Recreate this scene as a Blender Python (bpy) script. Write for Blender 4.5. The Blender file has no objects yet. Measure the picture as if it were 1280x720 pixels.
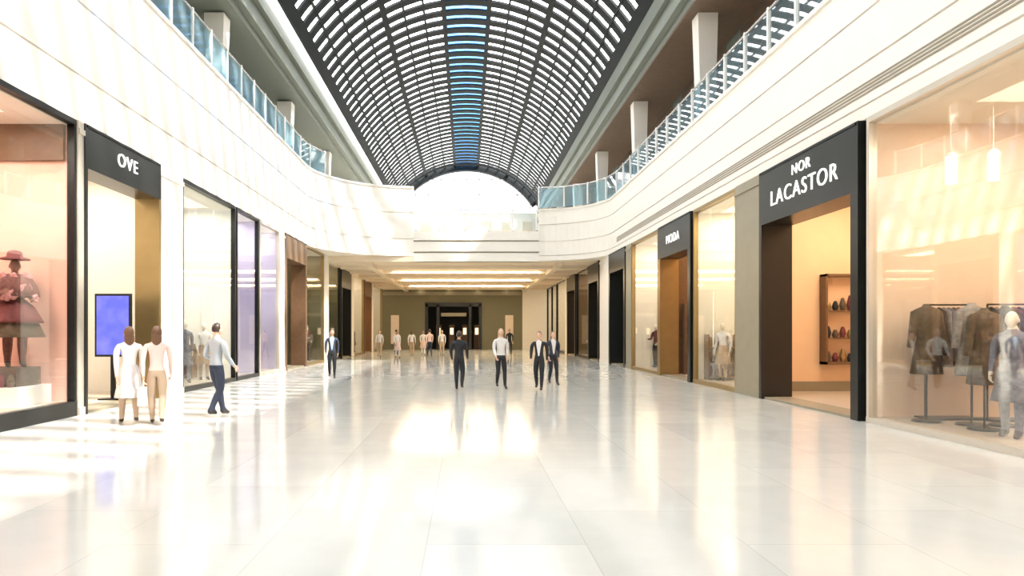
import bpy, bmesh, math, random
from mathutils import Vector, Matrix
random.seed(7)
S=bpy.context.scene
XL,XR=7.4,7.05
# ------------------------------------------------------------ materials
MC={}
def mat(name,col,rough=0.5,metal=0.0,var=0.06,scale=3.0,emit=0.0,ecol=None,bump=0.0,spec=0.5,coat=0.0):
    if name in MC: return MC[name]
    m=bpy.data.materials.new(name); m.use_nodes=True
    nt=m.node_tree; b=nt.nodes['Principled BSDF']
    tc=nt.nodes.new('ShaderNodeTexCoord'); nz=nt.nodes.new('ShaderNodeTexNoise')
    nz.inputs['Scale'].default_value=scale; nz.inputs['Detail'].default_value=4
    nt.links.new(tc.outputs['Object'],nz.inputs['Vector'])
    mx=nt.nodes.new('ShaderNodeMix'); mx.data_type='RGBA'
    c=Vector(col)
    mx.inputs['A'].default_value=(*(c*(1-var)),1)
    mx.inputs['B'].default_value=(*[min(1,k*(1+var)) for k in c],1)
    nt.links.new(nz.outputs['Fac'],mx.inputs['Factor'])
    nt.links.new(mx.outputs['Result'],b.inputs['Base Color'])
    b.inputs['Roughness'].default_value=rough; b.inputs['Metallic'].default_value=metal
    b.inputs['Specular IOR Level'].default_value=spec
    b.inputs['Coat Weight'].default_value=coat
    if emit>0:
        b.inputs['Emission Color'].default_value=(*(ecol or col),1); b.inputs['Emission Strength'].default_value=emit
    if bump>0:
        bp=nt.nodes.new('ShaderNodeBump'); bp.inputs['Strength'].default_value=bump
        nt.links.new(nz.outputs['Fac'],bp.inputs['Height']); nt.links.new(bp.outputs['Normal'],b.inputs['Normal'])
    MC[name]=m; return m
def glassmat(name,tint,refl=0.08,haze=0.0,hcol=(1,1,1)):
    if name in MC: return MC[name]
    m=bpy.data.materials.new(name); m.use_nodes=True; nt=m.node_tree; nt.nodes.clear()
    o=nt.nodes.new('ShaderNodeOutputMaterial'); t=nt.nodes.new('ShaderNodeBsdfTransparent'); g=nt.nodes.new('ShaderNodeBsdfGlossy')
    t.inputs['Color'].default_value=(*tint,1); g.inputs['Roughness'].default_value=0.02
    f=nt.nodes.new('ShaderNodeLayerWeight'); f.inputs['Blend'].default_value=0.25
    mp=nt.nodes.new('ShaderNodeMapRange'); mp.inputs['To Min'].default_value=refl*0.5; mp.inputs['To Max'].default_value=min(1,refl*5)
    mx=nt.nodes.new('ShaderNodeMixShader')
    nt.links.new(f.outputs['Fresnel'],mp.inputs['Value']); nt.links.new(mp.outputs['Result'],mx.inputs['Fac'])
    base=t.outputs[0]
    if haze>0:
        d=nt.nodes.new('ShaderNodeBsdfDiffuse'); d.inputs['Color'].default_value=(*hcol,1)
        tl=nt.nodes.new('ShaderNodeBsdfTranslucent'); tl.inputs['Color'].default_value=(*hcol,1)
        m1=nt.nodes.new('ShaderNodeMixShader'); m1.inputs['Fac'].default_value=.5
        nt.links.new(d.outputs[0],m1.inputs[1]); nt.links.new(tl.outputs[0],m1.inputs[2])
        m2=nt.nodes.new('ShaderNodeMixShader'); m2.inputs['Fac'].default_value=haze
        nt.links.new(t.outputs[0],m2.inputs[1]); nt.links.new(m1.outputs[0],m2.inputs[2]); base=m2.outputs[0]
    nt.links.new(base,mx.inputs[1]); nt.links.new(g.outputs[0],mx.inputs[2]); nt.links.new(mx.outputs[0],o.inputs['Surface'])
    MC[name]=m; return m
def floormat():
    m=bpy.data.materials.new('polished_floor_tile'); m.use_nodes=True; nt=m.node_tree; b=nt.nodes['Principled BSDF']
    tc=nt.nodes.new('ShaderNodeTexCoord'); mp=nt.nodes.new('ShaderNodeMapping')
    mp.inputs['Rotation'].default_value=(0,0,math.radians(90)); mp.inputs['Location'].default_value=(0.3,0.3,0)
    br=nt.nodes.new('ShaderNodeTexBrick')
    br.inputs['Scale'].default_value=1; br.inputs['Brick Width'].default_value=1.8; br.inputs['Row Height'].default_value=1.2
    br.inputs['Mortar Size'].default_value=0.005; br.inputs['Mortar Smooth'].default_value=0.3; br.offset=0.5
    br.inputs['Color1'].default_value=(.70,.695,.645,1); br.inputs['Color2'].default_value=(.63,.63,.59,1); br.inputs['Mortar'].default_value=(.54,.53,.49,1)
    nz=nt.nodes.new('ShaderNodeTexNoise'); nz.inputs['Scale'].default_value=2.2; nz.inputs['Detail'].default_value=8
    mx=nt.nodes.new('ShaderNodeMix'); mx.data_type='RGBA'; mx.blend_type='MULTIPLY'; mx.inputs['Factor'].default_value=0.14
    L=nt.links
    L.new(tc.outputs['Object'],mp.inputs[0]); L.new(mp.outputs[0],br.inputs[0]); L.new(tc.outputs['Object'],nz.inputs[0])
    L.new(br.outputs['Color'],mx.inputs['A']); L.new(nz.outputs['Fac'],mx.inputs['B']); L.new(mx.outputs['Result'],b.inputs['Base Color'])
    r=nt.nodes.new('ShaderNodeMapRange'); r.inputs['To Min'].default_value=0.07; r.inputs['To Max'].default_value=0.16
    L.new(nz.outputs['Fac'],r.inputs['Value']); L.new(r.outputs['Result'],b.inputs['Roughness'])
    b.inputs['Specular IOR Level'].default_value=0.6
    return m
M_floor=floormat()
cream=mat('cream_stone',(.88,.83,.745),.45,var=.03)
creamw=mat('warm_plaster',(.89,.83,.73),.6,var=.03)
bridgem=mat('bridge_beige_ceiling',(.78,.66,.50),.6,var=.04)
white=mat('white_paint',(.86,.85,.82),.5,var=.02)
seam=mat('joint_shadow_gap',(.35,.30,.23),.8)
vent=mat('vent_grille_metal',(.30,.26,.20),.5,metal=.3)
black=mat('black_lacquer',(.012,.013,.012),.3,var=.2)
blackm=mat('black_metal',(.02,.02,.02),.35,metal=.6)
bronze=mat('bronze_metal',(.36,.25,.11),.35,metal=.7,var=.15)
taupe=mat('taupe_stone',(.30,.26,.18),.4,var=.1)
darkst=mat('dark_roof_steel',(.012,.015,.017),.6,spec=.2)
beam=mat('grey_green_beam',(.22,.24,.20),.5)
pinkw=mat('pink_wall',(.90,.58,.48),.6,var=.05)
woodl=mat('light_oak_panel',(.86,.66,.50),.5,var=.08,scale=5)
orangew=mat('orange_plaster',(.88,.62,.40),.6,var=.05)
brownw=mat('walnut_wood',(.17,.095,.05),.45,var=.25,scale=8)
brownu=mat('upper_timber_cladding',(.17,.11,.07),.5,var=.25,scale=6)
lav=mat('lavender_fabric',(.60,.55,.70),.7)
olive=mat('olive_wall',(.17,.155,.09),.5)
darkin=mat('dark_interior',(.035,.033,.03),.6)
shopfl=mat('shop_floor',(.55,.47,.38),.3)
steel=mat('brushed_steel',(.6,.6,.6),.25,metal=.9)
glass=glassmat('shop_glass',(.97,.98,.97),.065)
tealglass=glassmat('balustrade_glass',(.55,.85,.98),.10,haze=.30,hcol=(.60,.86,1.0))
clearglass=glassmat('clear_balustrade_glass',(.85,.94,.97),.08,haze=.10,hcol=(.75,.88,.95))
blueglass=glassmat('blue_roof_glass',(.28,.46,.66),.02)
lampm=mat('lamp_diffuser',(1,.9,.75),.5,emit=12,ecol=(1,.85,.62))
signw=mat('sign_letter_white',(.95,.95,.92),.4,emit=.6)

# ------------------------------------------------------------ mesh builder
class MB:
    def __init__(s): s.v=[];s.f=[];s.mi=[];s.m=[];s.sm=[]
    def mid(s,m):
        if m not in s.m: s.m.append(m)
        return s.m.index(m)
    def add(s,vs,fs,m,smooth=False):
        o=len(s.v); s.v+=[tuple(v) for v in vs]; k=s.mid(m)
        for f in fs: s.f.append(tuple(i+o for i in f)); s.mi.append(k); s.sm.append(smooth)
    def box(s,x0,x1,y0,y1,z0,z1,m):
        if x0>x1:x0,x1=x1,x0
        if y0>y1:y0,y1=y1,y0
        if z0>z1:z0,z1=z1,z0
        s.add([(x0,y0,z0),(x1,y0,z0),(x1,y1,z0),(x0,y1,z0),(x0,y0,z1),(x1,y0,z1),(x1,y1,z1),(x0,y1,z1)],
              [(0,3,2,1),(4,5,6,7),(0,1,5,4),(1,2,6,5),(2,3,7,6),(3,0,4,7)],m)
    def cyl(s,p0,p1,r0,r1,m,n=16,caps=True):
        p0=Vector(p0);p1=Vector(p1);d=(p1-p0).normalized()
        a=d.orthogonal().normalized();b=d.cross(a)
        vs=[];
        for p,r in((p0,r0),(p1,r1)):
            for i in range(n):
                t=2*math.pi*i/n; vs.append(p+a*math.cos(t)*r+b*math.sin(t)*r)
        fs=[(i,(i+1)%n,n+(i+1)%n,n+i) for i in range(n)]
        s.add(vs,fs,m,True)
        if caps: s.add(vs,[tuple(range(n))[::-1],tuple(range(n,2*n))],m)
    def lathe(s,cx,cy,prof,m,n=20,fx=1,fy=1,ripple=0,rn=8):
        vs=[]
        for r,z in prof:
            for i in range(n):
                t=2*math.pi*i/n; rr=r*(1+ripple*math.sin(rn*t)); vs.append((cx+fx*rr*math.cos(t),cy+fy*rr*math.sin(t),z))
        fs=[(k*n+i,k*n+(i+1)%n,(k+1)*n+(i+1)%n,(k+1)*n+i) for k in range(len(prof)-1) for i in range(n)]
        s.add(vs,fs,m,True); s.add(vs[:n],[tuple(range(n))[::-1]],m); s.add(vs[-n:],[tuple(range(n))],m)
    def ball(s,c,r,m,n=12,k=8,fn=None):
        vs=[];c=Vector(c)
        for j in range(k+1):
            ph=math.pi*j/k
            for i in range(n):
                t=2*math.pi*i/n
                d=Vector((math.sin(ph)*math.cos(t),math.sin(ph)*math.sin(t),math.cos(ph)))
                p=Vector((d.x*r[0],d.y*r[1],d.z*r[2]))
                if fn:p=fn(p,d)
                vs.append(c+p)
        fs=[(j*n+i,(j+1)*n+i,(j+1)*n+(i+1)%n,j*n+(i+1)%n) for j in range(k) for i in range(n)]
        s.add(vs,fs,m,True)
    def arc(s,y0,y1,R0,R1,a0,a1,n,zc,m):
        vs=[]
        for i in range(n+1):
            a=math.radians(a0+(a1-a0)*i/n)
            for R,y in((R0,y0),(R1,y0),(R1,y1),(R0,y1)): vs.append((R*math.sin(a),y,zc+R*math.cos(a)))
        fs=[(4*i+k,4*i+(k+1)%4,4*i+4+(k+1)%4,4*i+4+k) for i in range(n) for k in range(4)]
        fs+=[(0,1,2,3),(4*n+3,4*n+2,4*n+1,4*n)]
        s.add(vs,fs,m)
    def build(s,name,parent=None):
        me=bpy.data.meshes.new(name); me.from_pydata(s.v,[],s.f)
        for m in s.m: me.materials.append(m)
        for p,k,q in zip(me.polygons,s.mi,s.sm): p.material_index=k; p.use_smooth=q
        me.update(); ob=bpy.data.objects.new(name,me); S.collection.objects.link(ob)
        if parent: ob.parent=parent
        return ob
def empty(name,loc=(0,0,0)):
    e=bpy.data.objects.new(name,None); e.empty_display_size=.1; S.collection.objects.link(e); e.location=loc; return e
def area(name,loc,rot,sx,sy,power,col,parent=None):
    l=bpy.data.lights.new(name,'AREA'); l.shape='RECTANGLE'; l.size=sx; l.size_y=sy; l.energy=power; l.color=col
    o=bpy.data.objects.new(name,l); o.location=loc; o.rotation_euler=rot; S.collection.objects.link(o)
    if parent:o.parent=parent
    return o
def text(body,loc,rz,size,m,parent,name='letters'):
    c=bpy.data.curves.new(name,'FONT'); c.body=body; c.size=size; c.extrude=.015; c.align_x='CENTER'; c.align_y='CENTER'
    c.space_character=1.15; c.offset=-0.003
    o=bpy.data.objects.new(name,c); o.location=loc; o.rotation_euler=(math.pi/2,0,rz); c.materials.append(m)
    S.collection.objects.link(o); o.parent=parent; return o

# ------------------------------------------------------------ people
def human_mesh(name,H=1.75,stride=0.0,swing=0.2,skin=None,hair=None,top=None,bottom=None,shoes=None,
               longhair=False,short=False,skirt=None,bend=(0.3,0.3),mannequin=False,build=1.0,jacket=None,bag=None):
    k=H/1.75
    drop=.83-math.sqrt(max(.1,.83**2-stride**2))
    V=[];E=[];R=[];T=[];roots=[]
    def v(p,r,par=None,tag=None,root=False):
        V.append(Vector(p)); R.append(r if isinstance(r,tuple) else (r,r)); i=len(V)-1
        if root: roots.append(i)
        if par is not None: E.append((par,i)); T.append(tag)
        return i
    z=-drop; w=build
    pel=v((0,0,.97+z),(.135*w,.105*w),root=True)
    wai=v((0,.005,1.10+z),(.120*w,.09*w),pel,'torso')
    che=v((0,0,1.28+z),(.14*w,.10*w),wai,'torso')
    upc=v((0,.01,1.40+z),(.115*w,.08*w),che,'torso')
    nk=v((0,.012,1.50+z),.050,upc,'collar')
    nk2=v((0,.0,1.60+z),.047,nk,'neck')
    hands=[]
    for sx,sg,bd in((1,1,bend[0]),(-1,-1,bend[1])):
        hip=v((.085*sx,0,.90+z),.088*w,pel,'hip')
        fy=-stride*sg
        ank=Vector((.09*sx,fy,.085+(.05 if fy>.05 else 0)))
        kn=(Vector((.095*sx,0,.90+z))+ank)/2+Vector((0,-.03-(.09 if fy>.05 else 0.0),0))
        md=v(V[hip].lerp(kn,.5),.075*w,hip,'thigh')
        kv=v(kn,.056*w,md,'thigh')
        cv=v(kn.lerp(ank,.3)+Vector((0,.012,0)),.056*w,kv,'shin')
        av=v(ank,.042,cv,'shin')
        v(ank+Vector((0.01*sx,-.15,-.048)),(.036,.03),av,'foot')
        v(ank+Vector((0,.045,-.045)),.032,av,'foot')
        sh=v((.160*sx*w,.01,1.415+z),.055*w,upc,'torso')
        a=swing*sg*1.0
        el=V[sh]+Vector((.055*sx,math.sin(a)*.27+0.01,-.275*math.cos(a)))
        ml=v(V[sh].lerp(el,.35)+Vector((.022*sx,0,0)),.050*w,sh,'uarm')
        ev=v(el,.040*w,ml,'uarm')
        b=bd-a
        fd=Vector((-.12*sx*min(1,bd),-math.sin(b),-math.cos(b))).normalized()
        mf=v(el+fd*.09,.038*w,ev,'farm')
        wr=v(el+fd*.245,.025,mf,'farm')
        pm=v(el+fd*.30,(.026,.026),wr,'hand')
        side=Vector((0,1,0)); side=(side-fd*side.dot(fd)).normalized(); inn=fd.cross(side)*1.0
        if inn.x*sx>0: inn=-inn
        wp=el+fd*.27
        for q,ln in((-1.5,.072),(-.5,.082),(.5,.077),(1.5,.06)):
            p0=wp+fd*.035+side*q*.014; p1=wp+fd*.085+side*q*.019
            p2=p1+(fd*.85+inn*.45).normalized()*ln*.5; p3=p2+(fd*.5+inn*.85).normalized()*ln*.45
            r=v(p0,.0095,root=True);r1=v(p1,.0095,r,'hand');r2=v(p2,.0088,r1,'hand');v(p3,.0075,r2,'hand')
        r=v(wp+fd*.0-side*.012,.011,root=True); r1=v(wp+fd*.03-side*.042,.0105,r,'hand'); v(wp+fd*.062-side*.052+inn*.012,.009,r1,'hand')
        hands.append(el+fd*.33)
    me=bpy.data.meshes.new('sk'); me.from_pydata([x*k for x in V],E,[]); ob=bpy.data.objects.new('sk',me); S.collection.objects.link(ob)
    md=ob.modifiers.new('s','SKIN'); md.use_smooth_shade=True; md.branch_smoothing=.6
    for i,r in enumerate(R):
        d=me.skin_vertices[0].data[i]; d.radius=(r[0]*k*1.12,r[1]*k*1.12); d.use_root=(i in roots)
    ss=ob.modifiers.new('ss','SUBSURF'); ss.levels=2; ss.render_levels=2
    dg=bpy.context.evaluated_depsgraph_get(); ev=bpy.data.meshes.new_from_object(ob.evaluated_get(dg))
    bm=bmesh.new(); bm.from_mesh(ev)
    def bis(co,no): bmesh.ops.bisect_plane(bm,geom=bm.verts[:]+bm.edges[:]+bm.faces[:],plane_co=co,plane_no=no)
    bis((0,0,(.985+z)*k),(0,0,1)); bis((0,0,(1.03+z)*k),(0,0,1))
    if jacket:
        bis((.02*k,0,(1.05+z)*k),(1,0,-.16)); bis((-.02*k,0,(1.05+z)*k),(1,0,.16))
    bm.to_mesh(ev); bm.free()
    mb=MB()
    tm={'torso':top,'collar':top,'neck':skin,'hip':bottom,'thigh':bottom,'shin':bottom,'foot':shoes,'hand':skin,
        'uarm':top,'farm':skin if short else top}
    segs=[(V[a]*k,V[b]*k,(R[a][0]+R[a][1])*.5*k,(R[b][0]+R[b][1])*.5*k,t) for (a,b),t in zip(E,T)]
    off=len(mb.v); mb.v+=[tuple(x.co) for x in ev.vertices]
    for p in ev.polygons:
        c=p.center; best=None;bd=9
        for a,b,ra,rb,t in segs:
            ab=b-a; u=max(0,min(1,(c-a).dot(ab)/ab.length_squared)); dd=(c-(a+ab*u)).length-(ra*(1-u)+rb*u)*.95
            if dd<bd: bd=dd;best=t
        m=tm[best]
        if best in('torso','hip'): m = bottom if c.z<(.985+z)*k else top
        if best in('torso','collar') and jacket and c.y<-.03*k and abs(c.x)<(.02+max(0,(c.z/k-1.05-z))*.16)*k and c.z>(1.03+z)*k: m=jacket
        mb.f.append(tuple(i+off for i in p.vertices)); mb.mi.append(mb.mid(m)); mb.sm.append(True)
    bpy.data.objects.remove(ob); bpy.data.meshes.remove(ev)
    hc=Vector((0,-.015,1.635+z))*k
    def hf(p,d):
        if p.z<0:
            t=-p.z/(.118*k); p.x*=1-.32*t; p.y=p.y*(1-.18*t)-(.014*k*t)
        return p
    mb.ball(hc,(.074*k,.092*k,.118*k),skin,20,16,hf)
    mb.ball(hc+Vector((0,-.096,-.018))*k,(.011*k,.016*k,.024*k),skin,8,6)
    for sx in(1,-1):
        mb.ball(hc+Vector((.075*sx,.008,-.008))*k,(.009*k,.020*k,.032*k),skin,8,6)
        if not mannequin:
            mb.ball(hc+Vector((.028*sx,-.083,.006))*k,(.013*k,.007*k,.006*k),mat('eye_white',(.8,.8,.8),.2),8,6)
            mb.ball(hc+Vector((.028*sx,-.089,.006))*k,(.005*k,.003*k,.005*k),mat('iris',(.04,.03,.02),.2),8,6)
            mb.ball(hc+Vector((.029*sx,-.084,.026))*k,(.016*k,.006*k,.0035*k),hair,8,6)
    if not mannequin:
        mb.ball(hc+Vector((0,-.088,-.055))*k,(.021*k,.008*k,.006*k),mat('lips',(.5,.2,.17),.4),10,6)
    if hair:
        def cf(p,d):
            if d.y<0 and p.z<.06*k: p.y=max(p.y,-.02*k)*1.0
            if p.z<-.045*k: p.z=-.045*k-(p.z+.045*k)*-.25; 
            return p
        mb.ball(hc+Vector((0,.014,.012))*k,(.083*k,.094*k,.117*k),hair,24,18,cf)
        if longhair:
            mb.ball(hc+Vector((0,.050,-.10))*k,(.082*k,.052*k,.17*k),hair,16,14)
    if skirt:
        mb.lathe(0,0,[(.125*k,(1.08+z)*k),(.165*k,(.94+z)*k),(.19*k,(.75+z)*k),(.235*k,(.52+z)*k),(.23*k,(.515+z)*k)],skirt,32,1,1.0+stride,.05,9)
    if bag:
        h=hands[0]*k
        mb.box(h.x-.05,h.x+.07,h.y-.16,h.y+.16,h.z-.42,h.z-.12,bag)
        for q in(-.09,.09): mb.cyl((h.x,h.y+q,h.z-.13),(h.x,h.y+q*.2,h.z+.0),.006,.006,bag,6)
    o=mb.build(name); zmin=min(v.co.z for v in o.data.vertices)
    for v_ in o.data.vertices: v_.co.z-=zmin
    return o
sk1=mat('skin_light',(.72,.45,.33),.5); sk2=mat('skin_tan',(.50,.29,.19),.5)
h_bl=mat('hair_blond',(.50,.32,.14),.5,var=.2,scale=30); h_dk=mat('hair_dark',(.04,.025,.018),.4,var=.2,scale=30); h_br=mat('hair_brown',(.14,.07,.035),.45,var=.2,scale=30)
c_wh=mat('cloth_white',(.74,.72,.70),.8); c_gr=mat('cloth_grey_blue',(.42,.46,.50),.8); c_bk=mat('cloth_black',(.015,.016,.02),.75)
c_nv=mat('cloth_navy',(.03,.04,.07),.75); c_pk=mat('cloth_pale_pink',(.74,.56,.52),.8); c_bg=mat('cloth_beige',(.48,.36,.26),.8)
c_rd=mat('cloth_dark_red',(.16,.035,.035),.75,var=.6,scale=12); c_bl=mat('cloth_light_blue',(.45,.58,.74),.8); c_fl=mat('cloth_floral',(.20,.20,.24),.8,var=.8,scale=14)
c_br=mat('cloth_brown_print',(.12,.08,.05),.8,var=.7,scale=16)
c_rp=mat('cloth_rust_print',(.15,.055,.045),.8,var=.9,scale=26)
c_lp=mat('cloth_light_print',(.30,.27,.25),.8,var=.8,scale=16)
shoe=mat('shoe_leather',(.03,.022,.018),.35); mq=mat('mannequin_ivory',(.78,.70,.60),.4)
def place(o,x,y,rz,zz=0): o.location=(x,y,zz); o.rotation_euler=(0,0,math.radians(rz)); return o
place(human_mesh('man_in_grey_shirt',1.80,.22,.25,sk1,h_dk,c_gr,c_nv,shoe,bend=(1.5,.5),build=1.05,short=False),-4.72,12.1,150)
place(human_mesh('woman_in_white_coat',1.72,.20,.3,sk1,h_br,c_wh,c_bg,shoe,longhair=True,skirt=c_wh),-5.85,11.1,215)
place(human_mesh('woman_in_pink_top',1.72,.18,.25,sk1,h_br,c_pk,c_bg,shoe,longhair=True,bag=c_wh),-5.32,11.0,200)
place(human_mesh('man_in_dark_vest',1.68,.12,.2,sk2,h_dk,c_nv,c_bk,shoe,jacket=c_bl),-4.62,22,10)
place(human_mesh('man_in_black_suit',1.62,.06,.1,sk2,h_dk,c_bk,c_bk,shoe,build=1.15,bend=(.5,.5)),-.2,17.6,170)
place(human_mesh('woman_in_light_shirt',1.70,.14,.25,sk1,h_bl,c_wh,c_bk,shoe,longhair=True,jacket=c_wh,bend=(.9,.5)),.97,18,10)
place(human_mesh('man_in_business_suit',1.62,.16,.25,sk1,h_dk,c_bk,c_bk,shoe,jacket=c_wh,build=1.08),2.0,17.6,-15)
place(human_mesh('woman_in_dark_suit',1.62,.14,.25,sk1,h_br,c_nv,c_bk,shoe,longhair=True,jacket=c_wh),2.6,19.2,10)
base=[human_mesh('shopper',1.7,.15,.25,sk1,h_br,c_wh,c_bg,shoe,longhair=True),
      human_mesh('shopper',1.75,.18,.25,sk1,h_dk,c_pk,c_nv,shoe),
      human_mesh('shopper',1.66,.1,.2,sk2,h_dk,c_wh,c_wh,shoe,longhair=True,skirt=c_pk),
      human_mesh('shopper',1.78,.15,.2,sk2,h_dk,c_bk,c_bk,shoe)]
far=[(-5.3,39,0),(-4.6,42,180),(-4.1,38,30),(-3.5,41,170),(-2.9,43,10),(-2.3,40,200),(-1.6,42,0),(2.9,43,0)]
for i,(x,y,r) in enumerate(far):
    j=[0,1,2,0,2,1,0,3][i]
    if base[j].location.length<.01: place(base[j],x,y,r)
    else:
        o=bpy.data.objects.new('shopper',base[j].data); S.collection.objects.link(o); place(o,x,y,r)
# ------------------------------------------------------------ room
mb=MB(); mb.box(-14,14,-8,64,-.2,0,M_floor); mb.build('floor')
def X(s,u): return s*((XL if s<0 else XR)+u)
TOP={-1:5.6,1:5.35}; FT={-1:9.3,1:8.1}; MF={-1:8.3,1:7.1}
def room(mb,s,y0,y1,dep,wall,fl,ce,far=None,u0=.12,zf=.05):
    t=.06; zt=TOP[s]
    mb.box(X(s,dep),X(s,dep+t),y0,y1,0,zt,wall)
    mb.box(X(s,u0),X(s,dep),y0,y0+t,0,zt,wall)
    mb.box(X(s,u0),X(s,dep),y1-t,y1,0,zt,far or wall)
    mb.box(X(s,u0),X(s,dep),y0+t,y1-t,.005,zf,fl)
    mb.box(X(s,u0),X(s,dep),y0+t,y1-t,zt-.12,zt-.02,ce)
def window(s,y0,y1,wall,frame,fl=shopfl,far=None,power=60,col=(1,.82,.62),dep=2.4,plinth=.12,pm=None,mull=0,ce=creamw,hdr=None):
    e=empty('display_window'); mb=MB(); zt=TOP[s]; f=.07
    room(mb,s,y0,y1,dep,wall,fl,ce,far,zf=plinth)
    if hdr: mb.box(X(s,.15),X(s,dep),y1-.14,y1-.06,4.8,zt-.12,hdr); mb.box(X(s,dep-.1),X(s,dep),y0+.1,y1-.14,4.8,zt-.12,hdr)
    mb.build('display_niche',e); mb=MB()
    mb.box(X(s,-.03),X(s,.12),y0,y1,0,plinth,pm or frame)
    mb.box(X(s,-.02),X(s,.12),y0,y1,zt-.1,zt,frame)
    for yy in [y0,y1-f]+[y0+(y1-y0)*(i+1)/(mull+1)-f/2 for i in range(mull)]: mb.box(X(s,-.02),X(s,.12),yy,yy+f,plinth,zt-.1,frame)
    mb.build('window_frame',e); mb=MB()
    mb.box(X(s,.04),X(s,.055),y0+f,y1-f,plinth,zt-.1,glass); mb.build('glass_pane',e)
    if power: area('display_light',(X(s,dep*.45),(y0+y1)/2,zt-.16),(0,0,0),dep*.4,(y1-y0)*.7,power,col,e)
    return e
def portal(s,y0,y1,frame,wall,far=None,doorz=4.1,j0=.25,j1=.25,lines=(),power=90,col=(1,.78,.5),dep=4.5,jd=.6,ext=0,signm=None,jm=None,nofar=False):
    e=empty('shop_entrance'); mb=MB(); zt=TOP[s]; sm=signm or frame
    mb2=MB(); room(mb2,s,y0,y1+ext,dep,wall,shopfl,creamw,far,u0=.6); mb2.build('shop_interior',e)
    mb.box(X(s,-.08),X(s,jd),y0,y0+j0,0,doorz,frame)
    mb.box(X(s,-.08),X(s,jd),y1-j1,y1,0,doorz,jm or frame)
    mb.box(X(s,-.08),X(s,jd),y0,y1,doorz,zt,sm)
    mb.box(X(s,-.10),X(s,-.08),y0+.05,y1-.05,zt-.06,zt-.02,blackm)
    mb.box(X(s,0),X(s,.6),y0+j0,y1-j1,.002,.05,taupe)
    mb.build('portal_frame',e)
    for (b,sz,z) in lines: text(b,(X(s,-.09),(y0+y1)/2,z),math.pi/2*(-s),sz,signw,e)
    if power: area('shop_ceiling_light',(X(s,dep*.5),(y0+y1+ext)/2,zt-.16),(0,0,0),dep*.5,(y1-y0)*.7,power,col,e)
    return e
def pilaster(s,y0,y1,m,u=-.05):
    mb=MB(); zt=TOP[s]
    mb.box(X(s,u),X(s,.5),y0,y1,0,zt,m); mb.box(X(s,u-.03),X(s,u),y0-.0,y1,0,.15,m); mb.box(X(s,u-.03),X(s,u),y0,y1,zt-.25,zt-.15,m)
    mb.build('pilaster')
whframe=mat('champagne_frame',(.62,.56,.47),.3,metal=.3)
# left row
pilaster(-1,-7.9,5.9,cream)
window(-1,6,12.12,pinkw,blackm,power=250,col=(1,.82,.70),plinth=.28,pm=black,dep=2.6,far=pinkw,hdr=brownw)
pilaster(-1,12.12,12.3,whframe)
portal(-1,12.3,15.35,black,creamw,far=creamw,doorz=4.75,j0=.08,j1=.1,lines=(('OVE',.40,5.2),),power=130,col=(1,.93,.85),jm=bronze,jd=.5,ext=1.1)
pilaster(-1,15.35,16.6,cream)
window(-1,16.65,20.5,white,blackm,power=90,col=(1,.95,.85),pm=black,mull=0)
window(-1,20.6,22.8,lav,blackm,power=60,col=(.9,.88,1),pm=black)
window(-1,22.9,25.3,lav,whframe,power=60,col=(.95,.92,1))
pilaster(-1,25.3,25.9,creamw)
portal(-1,25.9,29.4,brownw,brownw,far=olive,doorz=4.6,power=50)
window(-1,29.5,33.2,brownw,bronze,power=60,col=(1,.75,.45),far=olive)
pilaster(-1,33.2,34.2,cream)
window(-1,34.2,37.5,olive,blackm,power=60,col=(1,.8,.5))
portal(-1,37.6,40.8,black,brownw,doorz=4.2,power=70)
pilaster(-1,40.8,41.8,cream)
window(-1,41.8,46,creamw,bronze,power=70)
portal(-1,46.1,49.5,brownw,orangew,doorz=4.2,power=70)
pilaster(-1,49.5,50.5,cream)
window(-1,50.5,55.9,creamw,bronze,power=60)
# right row
pilaster(1,-7.9,2.9,cream)
window(1,3,11.25,woodl,whframe,power=330,col=(1,.85,.68),plinth=.10,dep=3.6,far=woodl)
portal(1,11.4,15.25,black,orangew,far=orangew,doorz=4.1,j0=.22,j1=.12,lines=(('NOR',.32,5.03),('LACASTOR',.48,4.60)),power=190,col=(1,.80,.56),ext=1.4,jd=.65)
pilaster(1,15.25,16.65,taupe)
window(1,16.7,19.85,creamw,bronze,power=110,col=(1,.83,.6))
portal(1,19.95,23.3,black,orangew,far=brownw,doorz=4.2,lines=(('MODA',.42,4.75),),power=110,col=(1,.70,.40),jm=bronze)
window(1,23.5,27.2,creamw,bronze,power=110)
pilaster(1,27.2,28.1,taupe)
portal(1,28.2,31.4,black,darkin,doorz=4.4,power=20)
pilaster(1,31.4,33.6,cream)
portal(1,33.8,36.8,black,brownw,doorz=4.3,power=40)
window(1,37,41,brownw,blackm,power=60)
portal(1,41.1,44.5,black,orangew,doorz=4.3,power=50)
pilaster(1,44.5,45.3,creamw)
window(1,45.3,50,creamw,blackm,power=60)
window(1,50.1,55.9,creamw,blackm,power=60,mull=1)
for s,n in((-1,'wall_left'),(1,'wall_right')):
    mb=MB(); mb.box(X(s,6.3),X(s,6.6),-8,64,0,14,cream); mb.build(n)
mb=MB(); mb.box(-14,14,-8.3,-8,0,18,cream); mb.build('wall_back')

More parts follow.
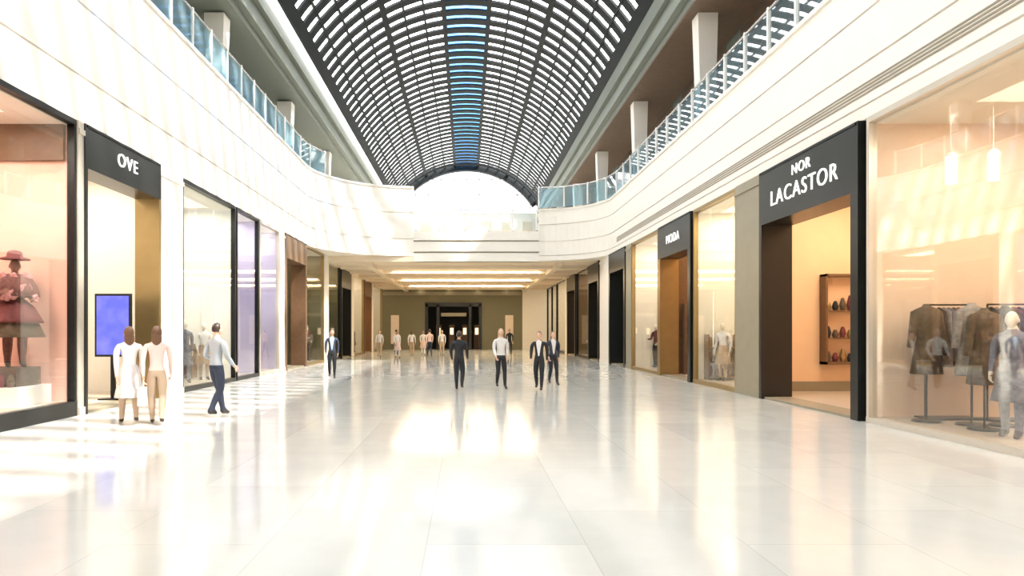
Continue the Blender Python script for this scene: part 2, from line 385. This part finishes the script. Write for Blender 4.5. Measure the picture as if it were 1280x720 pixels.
def sweep(mb,path,prof,m,s,close=True):
    n=len(path); vs=[]
    for i in range(n):
        a=Vector(path[max(0,i-1)]);b=Vector(path[min(n-1,i+1)]); t=(b-a).normalized()
        nrm=Vector((-t.y,t.x)) if s<0 else Vector((t.y,-t.x))
        for u,z in prof: vs.append((path[i][0]+nrm.x*u,path[i][1]+nrm.y*u,z))
    k=len(prof)
    fs=[(i*k+j,i*k+(j+1)%k,(i+1)*k+(j+1)%k,(i+1)*k+j) for i in range(n-1) for j in range(k if close else k-1)]
    mb.add(vs,fs,m)
    mb.add(vs[:k],[tuple(range(k))],m); mb.add(vs[-k:],[tuple(range(k))],m)
def arcpath(s,ystart,r,yend,nn=16):
    x=XL if s<0 else XR
    p=[(s*x,ystart),(s*x,yend-r)]
    for i in range(1,nn+1):
        a=math.pi/2*i/16; p.append((s*(x-r+r*math.cos(a)),yend-r+r*math.sin(a)))
    return p
YB=34
PL=arcpath(-1,-7.95,4.6,YB); PR=arcpath(1,-7.95,3.2,YB)
def fascia(name,s,path,z0,z1,grooves,mm):
    mb=MB(); prof=[(0,z0)]
    for g in grooves: prof+=[(0,g-.022),(.06,g-.022),(.06,g+.022),(0,g+.022)]
    prof+=[(0,z1-.1),(-.05,z1-.1),(-.05,z1),(.35,z1),(.35,z0)]
    sweep(mb,path,prof,mm,s)
    mb.build(name)
fascia('balcony_parapet',-1,PL,TOP[-1],FT[-1],(6.5,7.9),cream)
fascia('balcony_parapet',1,PR,TOP[1],FT[1],(5.6,6.35,7.25),cream)
mb=MB()
for i in range(4): mb.box(X(1,-.012),X(1,.0),-7.9,30,5.78+i*.06,5.81+i*.06,vent)
mb.build('vent_grille')
mb=MB()
mb.box(X(-1,.36),X(-1,6.29),-7.95,63.9,TOP[-1]+.02,MF[-1],creamw); mb.build('mezzanine_slab')
mb=MB(); mb.box(X(1,.36),X(1,6.29),-7.95,63.9,TOP[1]+.02,MF[1],creamw); mb.build('mezzanine_slab')
def cornerfill(s,r,z0,z1):
    mb=MB(); x=XL if s<0 else XR
    P=[(s*x,YB)]+[ (s*(x-r+r*math.cos(math.pi/2*i/16)),YB-r+r*math.sin(math.pi/2*i/16)) for i in range(17)]
    for z in(z0,z1): mb.add([(a,b,z) for a,b in P],[tuple(range(18))],creamw)
    mb.build('corner_soffit')
cornerfill(-1,4.6,TOP[-1]+.01,8.3); cornerfill(1,3.2,TOP[1]+.01,7.1)
# bridge
mb=MB(); xa,xb=-XL+4.6,XR-3.2
mb.box(-XL-.3,XR+.3,YB,57,5.3,5.6,bridgem)
mb.box(-XL-.3,XR+.3,YB+.3,62.9,5.6,6.6,creamw)
mb.box(xa,xb,YB-.02,YB+.3,5.3,5.75,cream); mb.box(xa,xb,YB+.03,YB+.3,5.75,5.83,seam); mb.box(xa,xb,YB-.06,YB+.3,5.83,6.35,cream)
mb.box(xa,xb,YB,YB+.3,6.35,6.42,seam); mb.box(xa,xb,YB-.1,YB+.3,6.42,6.9,cream)
mb.build('footbridge')
mb=MB()
for y in range(36,56,3): mb.box(-XL+.3,XR-.3,y,y+.35,5.12,5.299,bridgem)
for x in(-5.2,5.0): mb.box(x-.15,x+.15,YB+.4,55.9,5.05,5.299,bridgem)
mb.build('ceiling')
e=empty('recessed_downlights'); mb=MB()
for y in range(37,56,3):
    for x in(-4,-1.5,1,3.5): mb.cyl((x,y+.7,5.27),(x,y+.7,5.299),.12,.12,lampm,12)
mb.build('lamp_discs',e)
for y in(38,44,50): area('downlight_panel',(0,y+.9,5.25),(0,0,0),9,1.2,500,(1,.82,.58),e)
# end wall
e=empty('anchor_store_front'); mb=MB(); YE=56
mb.box(-XL,-3.5,YE,YE+.3,0,5.29,olive); mb.box(1.3,4.9,YE,YE+.3,0,5.29,olive); mb.box(-3.5,1.3,YE,YE+.3,3.9,5.29,olive); mb.box(4.9,XR,YE,YE+.3,0,5.29,creamw)
mb.box(-7.3,4.9,YE-.1,YE,4.75,5.04,taupe)
for x in(-3.6,-2.6,.2,1.1): mb.box(x,x+.25,YE-.15,YE+.1,0,4.0,black)
mb.box(-3.6,1.35,YE-.15,YE,3.75,4.1,black)
mb.box(-2.2,.0,YE-.2,YE-.05,2.9,3.2,taupe)
mb.box(-4,2,YE+6,YE+6.2,0,5,darkin); mb.box(-4,-3.9,YE+.3,YE+6,0,5,darkin); mb.box(1.9,2,YE+.3,YE+6,0,5,darkin); mb.box(-4,2,YE+.3,YE+6,4.4,4.6,darkin)
for x in(-2.8,-1.6,-.4,.7):
    mb.box(x,x+.5,YE+3,YE+3.4,.05,2.2,brownw); mb.box(x+.1,x+.4,YE+2.96,YE+3,1.3,1.9,mat('shelf_light',(1,.8,.5),.5,emit=1.5))
for x in(-6.6,3.4): mb.box(x,x+.7,YE-.05,YE,.5,3.0,mat('lit_poster',(.55,.42,.28),.5,emit=.25))
mb.build('facade',e)
# glass railings
def railing(path,z,s,step=1.25,h=1.15,gm=tealglass):
    pts=[Vector(p) for p in path]; L=[0]
    for a,b in zip(pts,pts[1:]): L.append(L[-1]+(b-a).length)
    def at(t):
        for i in range(len(pts)-1):
            if t<=L[i+1]+1e-6:
                q=(t-L[i])/max(1e-6,L[i+1]-L[i]); return pts[i].lerp(pts[i+1],q),(pts[i+1]-pts[i]).normalized()
        return pts[-1],(pts[-1]-pts[-2]).normalized()
    mb=MB(); n=int(L[-1]/step); P=[]
    for i in range(n+1):
        p,t=at(L[-1]*i/n); nrm=Vector((-t.y,t.x)) if s<0 else Vector((t.y,-t.x)); q=p+nrm*.15; P.append(q)
        mb.box(q.x-.035,q.x+.035,q.y-.035,q.y+.035,z,z+h+.06,white)
        mb.box(q.x-.06,q.x+.06,q.y-.06,q.y+.06,z,z+.08,steel)
    for a,b in zip(P,P[1:]):
        d=(b-a).normalized(); a2=a+d*.06;b2=b-d*.06; nn=Vector((-d.y,d.x))*.008
        mb.add([(a2.x-nn.x,a2.y-nn.y,z+.08),(b2.x-nn.x,b2.y-nn.y,z+.08),(b2.x-nn.x,b2.y-nn.y,z+h-.06),(a2.x-nn.x,a2.y-nn.y,z+h-.06)],[(0,1,2,3)],gm)
        mb.cyl((a.x,a.y,z+h),(b.x,b.y,z+h),.035,.035,steel,8)
    mb.build('glass_railing')
railing(arcpath(-1,-7.9,4.6,YB,5),FT[-1],-1); railing(arcpath(1,-7.9,3.2,YB),FT[1],1); railing([(xa+.1,YB-.0),(xb-.1,YB-.0)],6.9,-1,h=1.15,gm=clearglass)
# upper galleries
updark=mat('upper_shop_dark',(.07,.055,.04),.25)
for s in(-1,1):
    mb=MB(); z0=MF[s]; U=2.4
    y=-7.95
    while y<62:
        mb.box(X(s,U),X(s,U+.2),y,y+1.2,z0,12,beam)
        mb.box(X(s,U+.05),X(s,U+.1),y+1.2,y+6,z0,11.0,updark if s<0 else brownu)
        mb.box(X(s,U),X(s,U+.2),y+1.2,y+6,11.0,12,beam if s<0 else brownu)
        y+=6
    mb.build('wall_upper_left' if s<0 else 'wall_upper_right')
    mb=MB(); mb.box(X(s,.1),X(s,6.29),-7.95,63,12.0,14.0,beam); 
    mb.box(X(s,-.15),X(s,.1),-7.95,63,12.25,12.6,beam); mb.box(X(s,-.1),X(s,.1),-7.95,63,13.2,14.05,beam)
    if s>0: mb.box(X(s,.12),X(s,2.3),-7.95,63,11.93,12.0,brownu)
    mb.build('gutter_beam')
    y=5
    while y<62:
        mb=MB(); mb.add([(X(s,.6),y-.2,z0),(X(s,1.0),y-.2,z0),(X(s,1.0),y+.2,z0),(X(s,.6),y+.2,z0),(X(s,.45),y-.28,11.92),(X(s,1.1),y-.28,11.92),(X(s,1.1),y+.28,11.92),(X(s,.45),y+.28,11.92)],
            [(0,3,2,1),(4,5,6,7),(0,1,5,4),(1,2,6,5),(2,3,7,6),(3,0,4,7)],cream)
        mb.build('column'); y+=8
# vault
R=8.16; ZC=9.64; A=57.5
e=empty('barrel_vault_skylight'); mb=MB(); y=-7.9
while y<62.5:
    mb.arc(y,y+.52,R,R+.10,-A,A,28,ZC,darkst); y+=.98
mb.build('louvre_slats',e); mb=MB()
for a in(-57,-50,-43,-36,-29,-22,-15,-8,8,15,22,29,36,43,50,57):
    w={57:1.8,29:1.0,8:.8}.get(abs(a),.35)
    mb.arc(-7.9,63,R-.05,R+.10,a-w,a+w,1,ZC,darkst)
mb.arc(62.6,63.2,R-.45,R+.35,-A,A,28,ZC,darkst)
mb.build('steel_ribs',e)
mb=MB(); mb.arc(-7.9,62.5,R+.30,R+.32,-8,8,4,ZC,blueglass); mb.build('ridge_glazing',e)
mb=MB()
for i in range(-5,6):
    x=i*1.25; zt=ZC+math.sqrt(R*R-x*x); mb.box(x-.04,x+.04,62.9,63.1,13.3,zt,white)
for z in(15,16.5): 
    hw=min(6.9,math.sqrt(max(0,R*R-(z-ZC)**2))); mb.box(-hw,hw,62.9,63.1,z-.04,z+.04,white)
mb.build('gable_window_mullions',e)
mb=MB(); vs=[(R*math.sin(math.radians(a)),63.0,ZC+R*math.cos(math.radians(a))) for a in range(-57,58,6)]
mb.add([(-6.85,63,13.3),(6.85,63,13.3)]+vs[::-1],[tuple(range(len(vs)+2))],glassmat('gable_glass_pane',(.30,.31,.32),.02)); mb.build('gable_window_glass',e)
mb=MB(); mb.box(-12,12,63.21,63.5,6.61,13.3,cream)
for x in range(-6,7,2): mb.box(x-.5,x+.5,63.15,63.21,7.2,12.4,bridgem)
mb.build('wall_end')
# ------------------------------------------------------------ display contents
m1=human_mesh('mannequin',1.8,.05,.3,mq,None,c_rd,c_bk,shoe,mannequin=True,bend=(1.2,1.2))
place(m1,7.8,26.3,-60,.12)
def mann(x,y,rz,z,proto):
    o=bpy.data.objects.new('mannequin',proto.data); S.collection.objects.link(o); place(o,x,y,rz,z); return o
mb=MB(); mb.box(-8.75,-7.75,11.05,11.95,.28,.62,white); mb.box(-8.62,-7.88,11.2,11.85,.62,.95,c_br)
for i in range(5): mb.lathe(-8.6+.17*i,11.12,[(.05,.62),(.07,.70),(.05,.80),(.03,.84)],[c_rd,c_br,bronze][i%3],12)
mb.build('display_plinth')
md_=human_mesh('mannequin_in_rust_dress',1.98,.05,.35,mat('mannequin_bronze',(.25,.12,.09),.4),None,c_rp,c_rp,shoe,mannequin=True,bend=(1.7,1.4),build=1.2,skirt=c_rp)
mb=MB(); rnd=random.Random(3); pp=mat('petal_pink',(.55,.25,.24),.7)
mb.lathe(0,0,[(.10,1.68),(.26,1.60),(.34,1.45),(.38,1.28),(.36,1.27),(.30,1.42),(.2,1.55)],c_rp,40,1,.8,.08,10)
mb.lathe(0,0,[(.16,1.22),(.30,1.08),(.42,.85),(.44,.80),(.40,.80),(.2,1.1)],c_rd,40,1,.85,.08,11)
mb.lathe(0,0,[(.20,.95),(.36,.78),(.46,.55),(.45,.54),(.3,.8)],c_br,40,1,.85,.08,12)
mb.lathe(0,0,[(.24,1.94),(.235,1.96),(.13,1.99),(.11,2.08),(.04,2.11)],c_rd,28,1,1)
for i in range(26):
    a=rnd.random()*6.28; zz=1.2+.45*rnd.random(); r=.40-(zz-1.2)*.45; q=.03+.025*rnd.random()
    for t in range(5):
        b=a+.13*math.cos(t*1.256); z2=zz+.05*math.sin(t*1.256); mb.ball((r*math.cos(b),.8*r*math.sin(b),z2),(q,q*.5,q),pp,6,5)
mb.build('shawl_and_ruffles',md_)
place(md_,-8.15,11.55,45,.95)
m2=human_mesh('mannequin',1.8,.04,.1,mq,None,c_fl,c_fl,shoe,mannequin=True,skirt=c_fl); place(m2,7.72,9.05,-60,.10)
m3=human_mesh('mannequin',1.75,.04,.1,mq,None,c_wh,c_bg,shoe,mannequin=True,skirt=c_bg); place(m3,7.7,19.2,-50,.12)
mann(7.8,25,-60,.12,m3); mann(-8.0,19.5,40,.12,m3); mann(-8.1,18.4,40,.12,m2); mann(-8.0,32.0,50,.12,m1)
mann(-8,36.7,50,.12,m3); mann(-8,45,50,.12,m2); mann(7.8,40,-50,.12,m2); mann(7.8,48,-50,.12,m3)
def dressform(x,y,m,h=1.95,w=.2):
    mb=MB(); z=.10
    mb.cyl((x,y,z),(x,y,z+.03),.22,.2,blackm,24); mb.cyl((x,y,z+.03),(x,y,z+h-.1),.014,.014,blackm,8)
    mb.lathe(x,y,[(.05,z+h),(.07,z+h-.04),(w,z+h-.10),(w*1.05,z+h-.3),(w*.75,z+h-.55),(w*.95,z+h-.75),(w*1.25,z+h-1.15),(w*1.2,z+h-1.16)],m,32,1,.6,.06,8)
    for q in(1,-1): mb.cyl((x+q*w*.95,y,z+h-.13),(x+q*w*1.45,y-.03,z+h-.72),.065,.05,m,12)
    mb.build('garment_stand')
dressform(7.62,10.6,c_br); dressform(8.05,10.2,c_lp); dressform(8.5,10.1,c_bk,1.9); dressform(7.85,9.7,c_br,1.85)
def rack(x0,x1,y,h,n,ms):
    e=empty('clothes_rack'); mb=MB()
    for x in(x0,x1): mb.cyl((x,y,.13),(x,y,h),.015,.015,blackm,8)
    mb.cyl((x0,y,h),(x1,y,h),.015,.015,blackm,8); mb.box(x0-.05,x1+.05,y-.2,y+.2,.1,.13,blackm); mb.build('rail',e)
    mb=MB()
    for i in range(n):
        x=x0+.06+i*(x1-x0-.12)/(n-1); mm=ms[i%len(ms)]
        mb.lathe(x,y,[(.02,h-.04),(.18,h-.12),(.2,h-.5),(.21,h-1.05+.1*(i%3)),(.2,h-1.06+.1*(i%3))],mm,16,.24,1,.04,6)
    mb.build('hanging_garments',e)
rack(8.75,9.9,10.75,2.05,12,[c_bk,c_lp,c_fl,c_br,c_rd])
rack(7.85,8.65,10.95,2.05,9,[c_fl,c_br,c_bk,c_lp])
def hung_reflection(x,y,zt,zl):  # glowing hung cylinder, stands in for a white reflection in the shop glass
    mb=MB(); mb.cyl((x,y,zl+.45),(x,y,zt),.005,.005,creamw,6); mb.cyl((x,y,zl),(x,y,zl+.45),.075,.075,mat('reflection_glow',(1,.95,.88),.4,emit=1.6),16)
    mb.lathe(x,y,[(.03,zl+.5),(.085,zl+.44),(.085,zl+.43)],creamw,16); mb.build('reflection_cylinder')
hung_reflection(7.72,10.2,5.2,3.95); hung_reflection(8.40,10.2,5.2,4.0)
e=empty('wall_display_niche'); mb=MB(); yw=16.58
mb.box(9.15,10.6,yw-.3,yw-.0,.75,.82,brownw); mb.box(9.15,10.6,yw-.3,yw,3.0,3.06,brownw); mb.box(9.15,9.2,yw-.3,yw,.75,3.06,brownw)
for z in(1.4,2.1): mb.box(9.2,10.6,yw-.28,yw,z,z+.03,brownw)
for i in range(20):
    x=9.28+(i%7)*.19; z=[.82,1.43,2.13][i//7]; h=.2+.2*random.random()
    mb.lathe(x,yw-.15,[(.05,z),(.08,z+h*.4),(.05,z+h*.8),(.03,z+h)],[c_br,c_rd,bronze,c_bk][i%4],12)
mb.box(7.66,11.4,yw-.03,yw,.05,.3,taupe)
mb.build('shelves_and_goods',e)
def goods(s,y,u0,u1,z0,z1,name='display_shelf',rows=3):
    mb=MB(); rnd=random.Random(int(y*10))
    for r in range(rows):
        z=z0+(z1-z0)*r/rows; mb.box(X(s,u0),X(s,u1),y-.35,y,z,z+.04,brownw)
        x=u0+.1
        while x<u1-.1:
            h=.18+.25*rnd.random(); mb.lathe(X(s,x),y-.18,[(.06,z+.04),(.08,z+.04+h*.5),(.04,z+.04+h)],rnd.choice([c_br,c_rd,c_wh,bronze,c_bk,c_bg]),10); x+=.2
    for x in(u0,u1): mb.box(X(s,x)-.02,X(s,x)+.02,y-.35,y,.05,z1,brownw)
    mb.build(name)
goods(1,23.2,.8,2.6,.5,2.6); goods(1,27.1,.9,2.2,.4,1.6); goods(-1,29.3,.8,2.6,.4,3); goods(-1,33.1,.8,2.2,.4,2.5); goods(-1,20.4,1.2,2.3,.2,1.2)
goods(1,19.75,.3,1.2,.2,1.5)
# digital screen
e=empty('digital_screen'); mb=MB()
scr=bpy.data.materials.new('screen_image'); scr.use_nodes=True; nt=scr.node_tree; b=nt.nodes['Principled BSDF']
tc=nt.nodes.new('ShaderNodeTexCoord'); wv=nt.nodes.new('ShaderNodeTexNoise'); wv.inputs['Scale'].default_value=2.5
cr=nt.nodes.new('ShaderNodeValToRGB'); cr.color_ramp.elements[0].color=(.12,.15,.80,1); cr.color_ramp.elements[0].position=.35; cr.color_ramp.elements[1].color=(.28,.28,.95,1); cr.color_ramp.elements[1].position=.75
nt.links.new(tc.outputs['Object'],wv.inputs[0]); nt.links.new(wv.outputs['Fac'],cr.inputs[0]); nt.links.new(cr.outputs[0],b.inputs['Emission Color']); b.inputs['Emission Strength'].default_value=1.0; b.inputs['Base Color'].default_value=(.02,.02,.1,1)
mb.box(-8.42,-7.60,14.5,14.56,1.02,2.45,blackm); mb.box(-8.37,-7.65,14.48,14.5,1.07,2.40,scr)
mb.box(-8.07,-7.97,14.51,14.56,.08,1.02,blackm); mb.box(-8.27,-7.77,14.35,14.7,.05,.08,blackm); mb.build('panel_and_stand',e)
# ------------------------------------------------------------ light
w=bpy.data.worlds.new('sky'); S.world=w; w.use_nodes=True; nt=w.node_tree; bg=nt.nodes['Background']
tc=nt.nodes.new('ShaderNodeTexCoord'); sp=nt.nodes.new('ShaderNodeSeparateXYZ'); cr=nt.nodes.new('ShaderNodeValToRGB')
cr.color_ramp.elements[0].color=(1,.97,.92,1); cr.color_ramp.elements[1].color=(.95,.98,1,1)
nt.links.new(tc.outputs['Generated'],sp.inputs[0]); nt.links.new(sp.outputs['Z'],cr.inputs[0]); nt.links.new(cr.outputs[0],bg.inputs['Color']); bg.inputs['Strength'].default_value=8.2
sl=bpy.data.lights.new('sun','SUN'); sl.energy=15; sl.angle=math.radians(2.0); sl.color=(1,.95,.87)
so=bpy.data.objects.new('sun',sl); S.collection.objects.link(so); so.rotation_euler=Vector((-.58,.26,-.76)).to_track_quat('-Z','Y').to_euler()
# camera
cd=bpy.data.cameras.new('camera'); cd.lens=22.5; cd.sensor_width=36; cd.shift_x=57/1280; cd.shift_y=54/1280; cd.clip_end=300
co=bpy.data.objects.new('camera',cd); S.collection.objects.link(co); co.location=(0,0,1.6); co.rotation_euler=(math.pi/2,0,0); S.camera=co
S.view_settings.view_transform='Standard'; S.view_settings.exposure=0.12
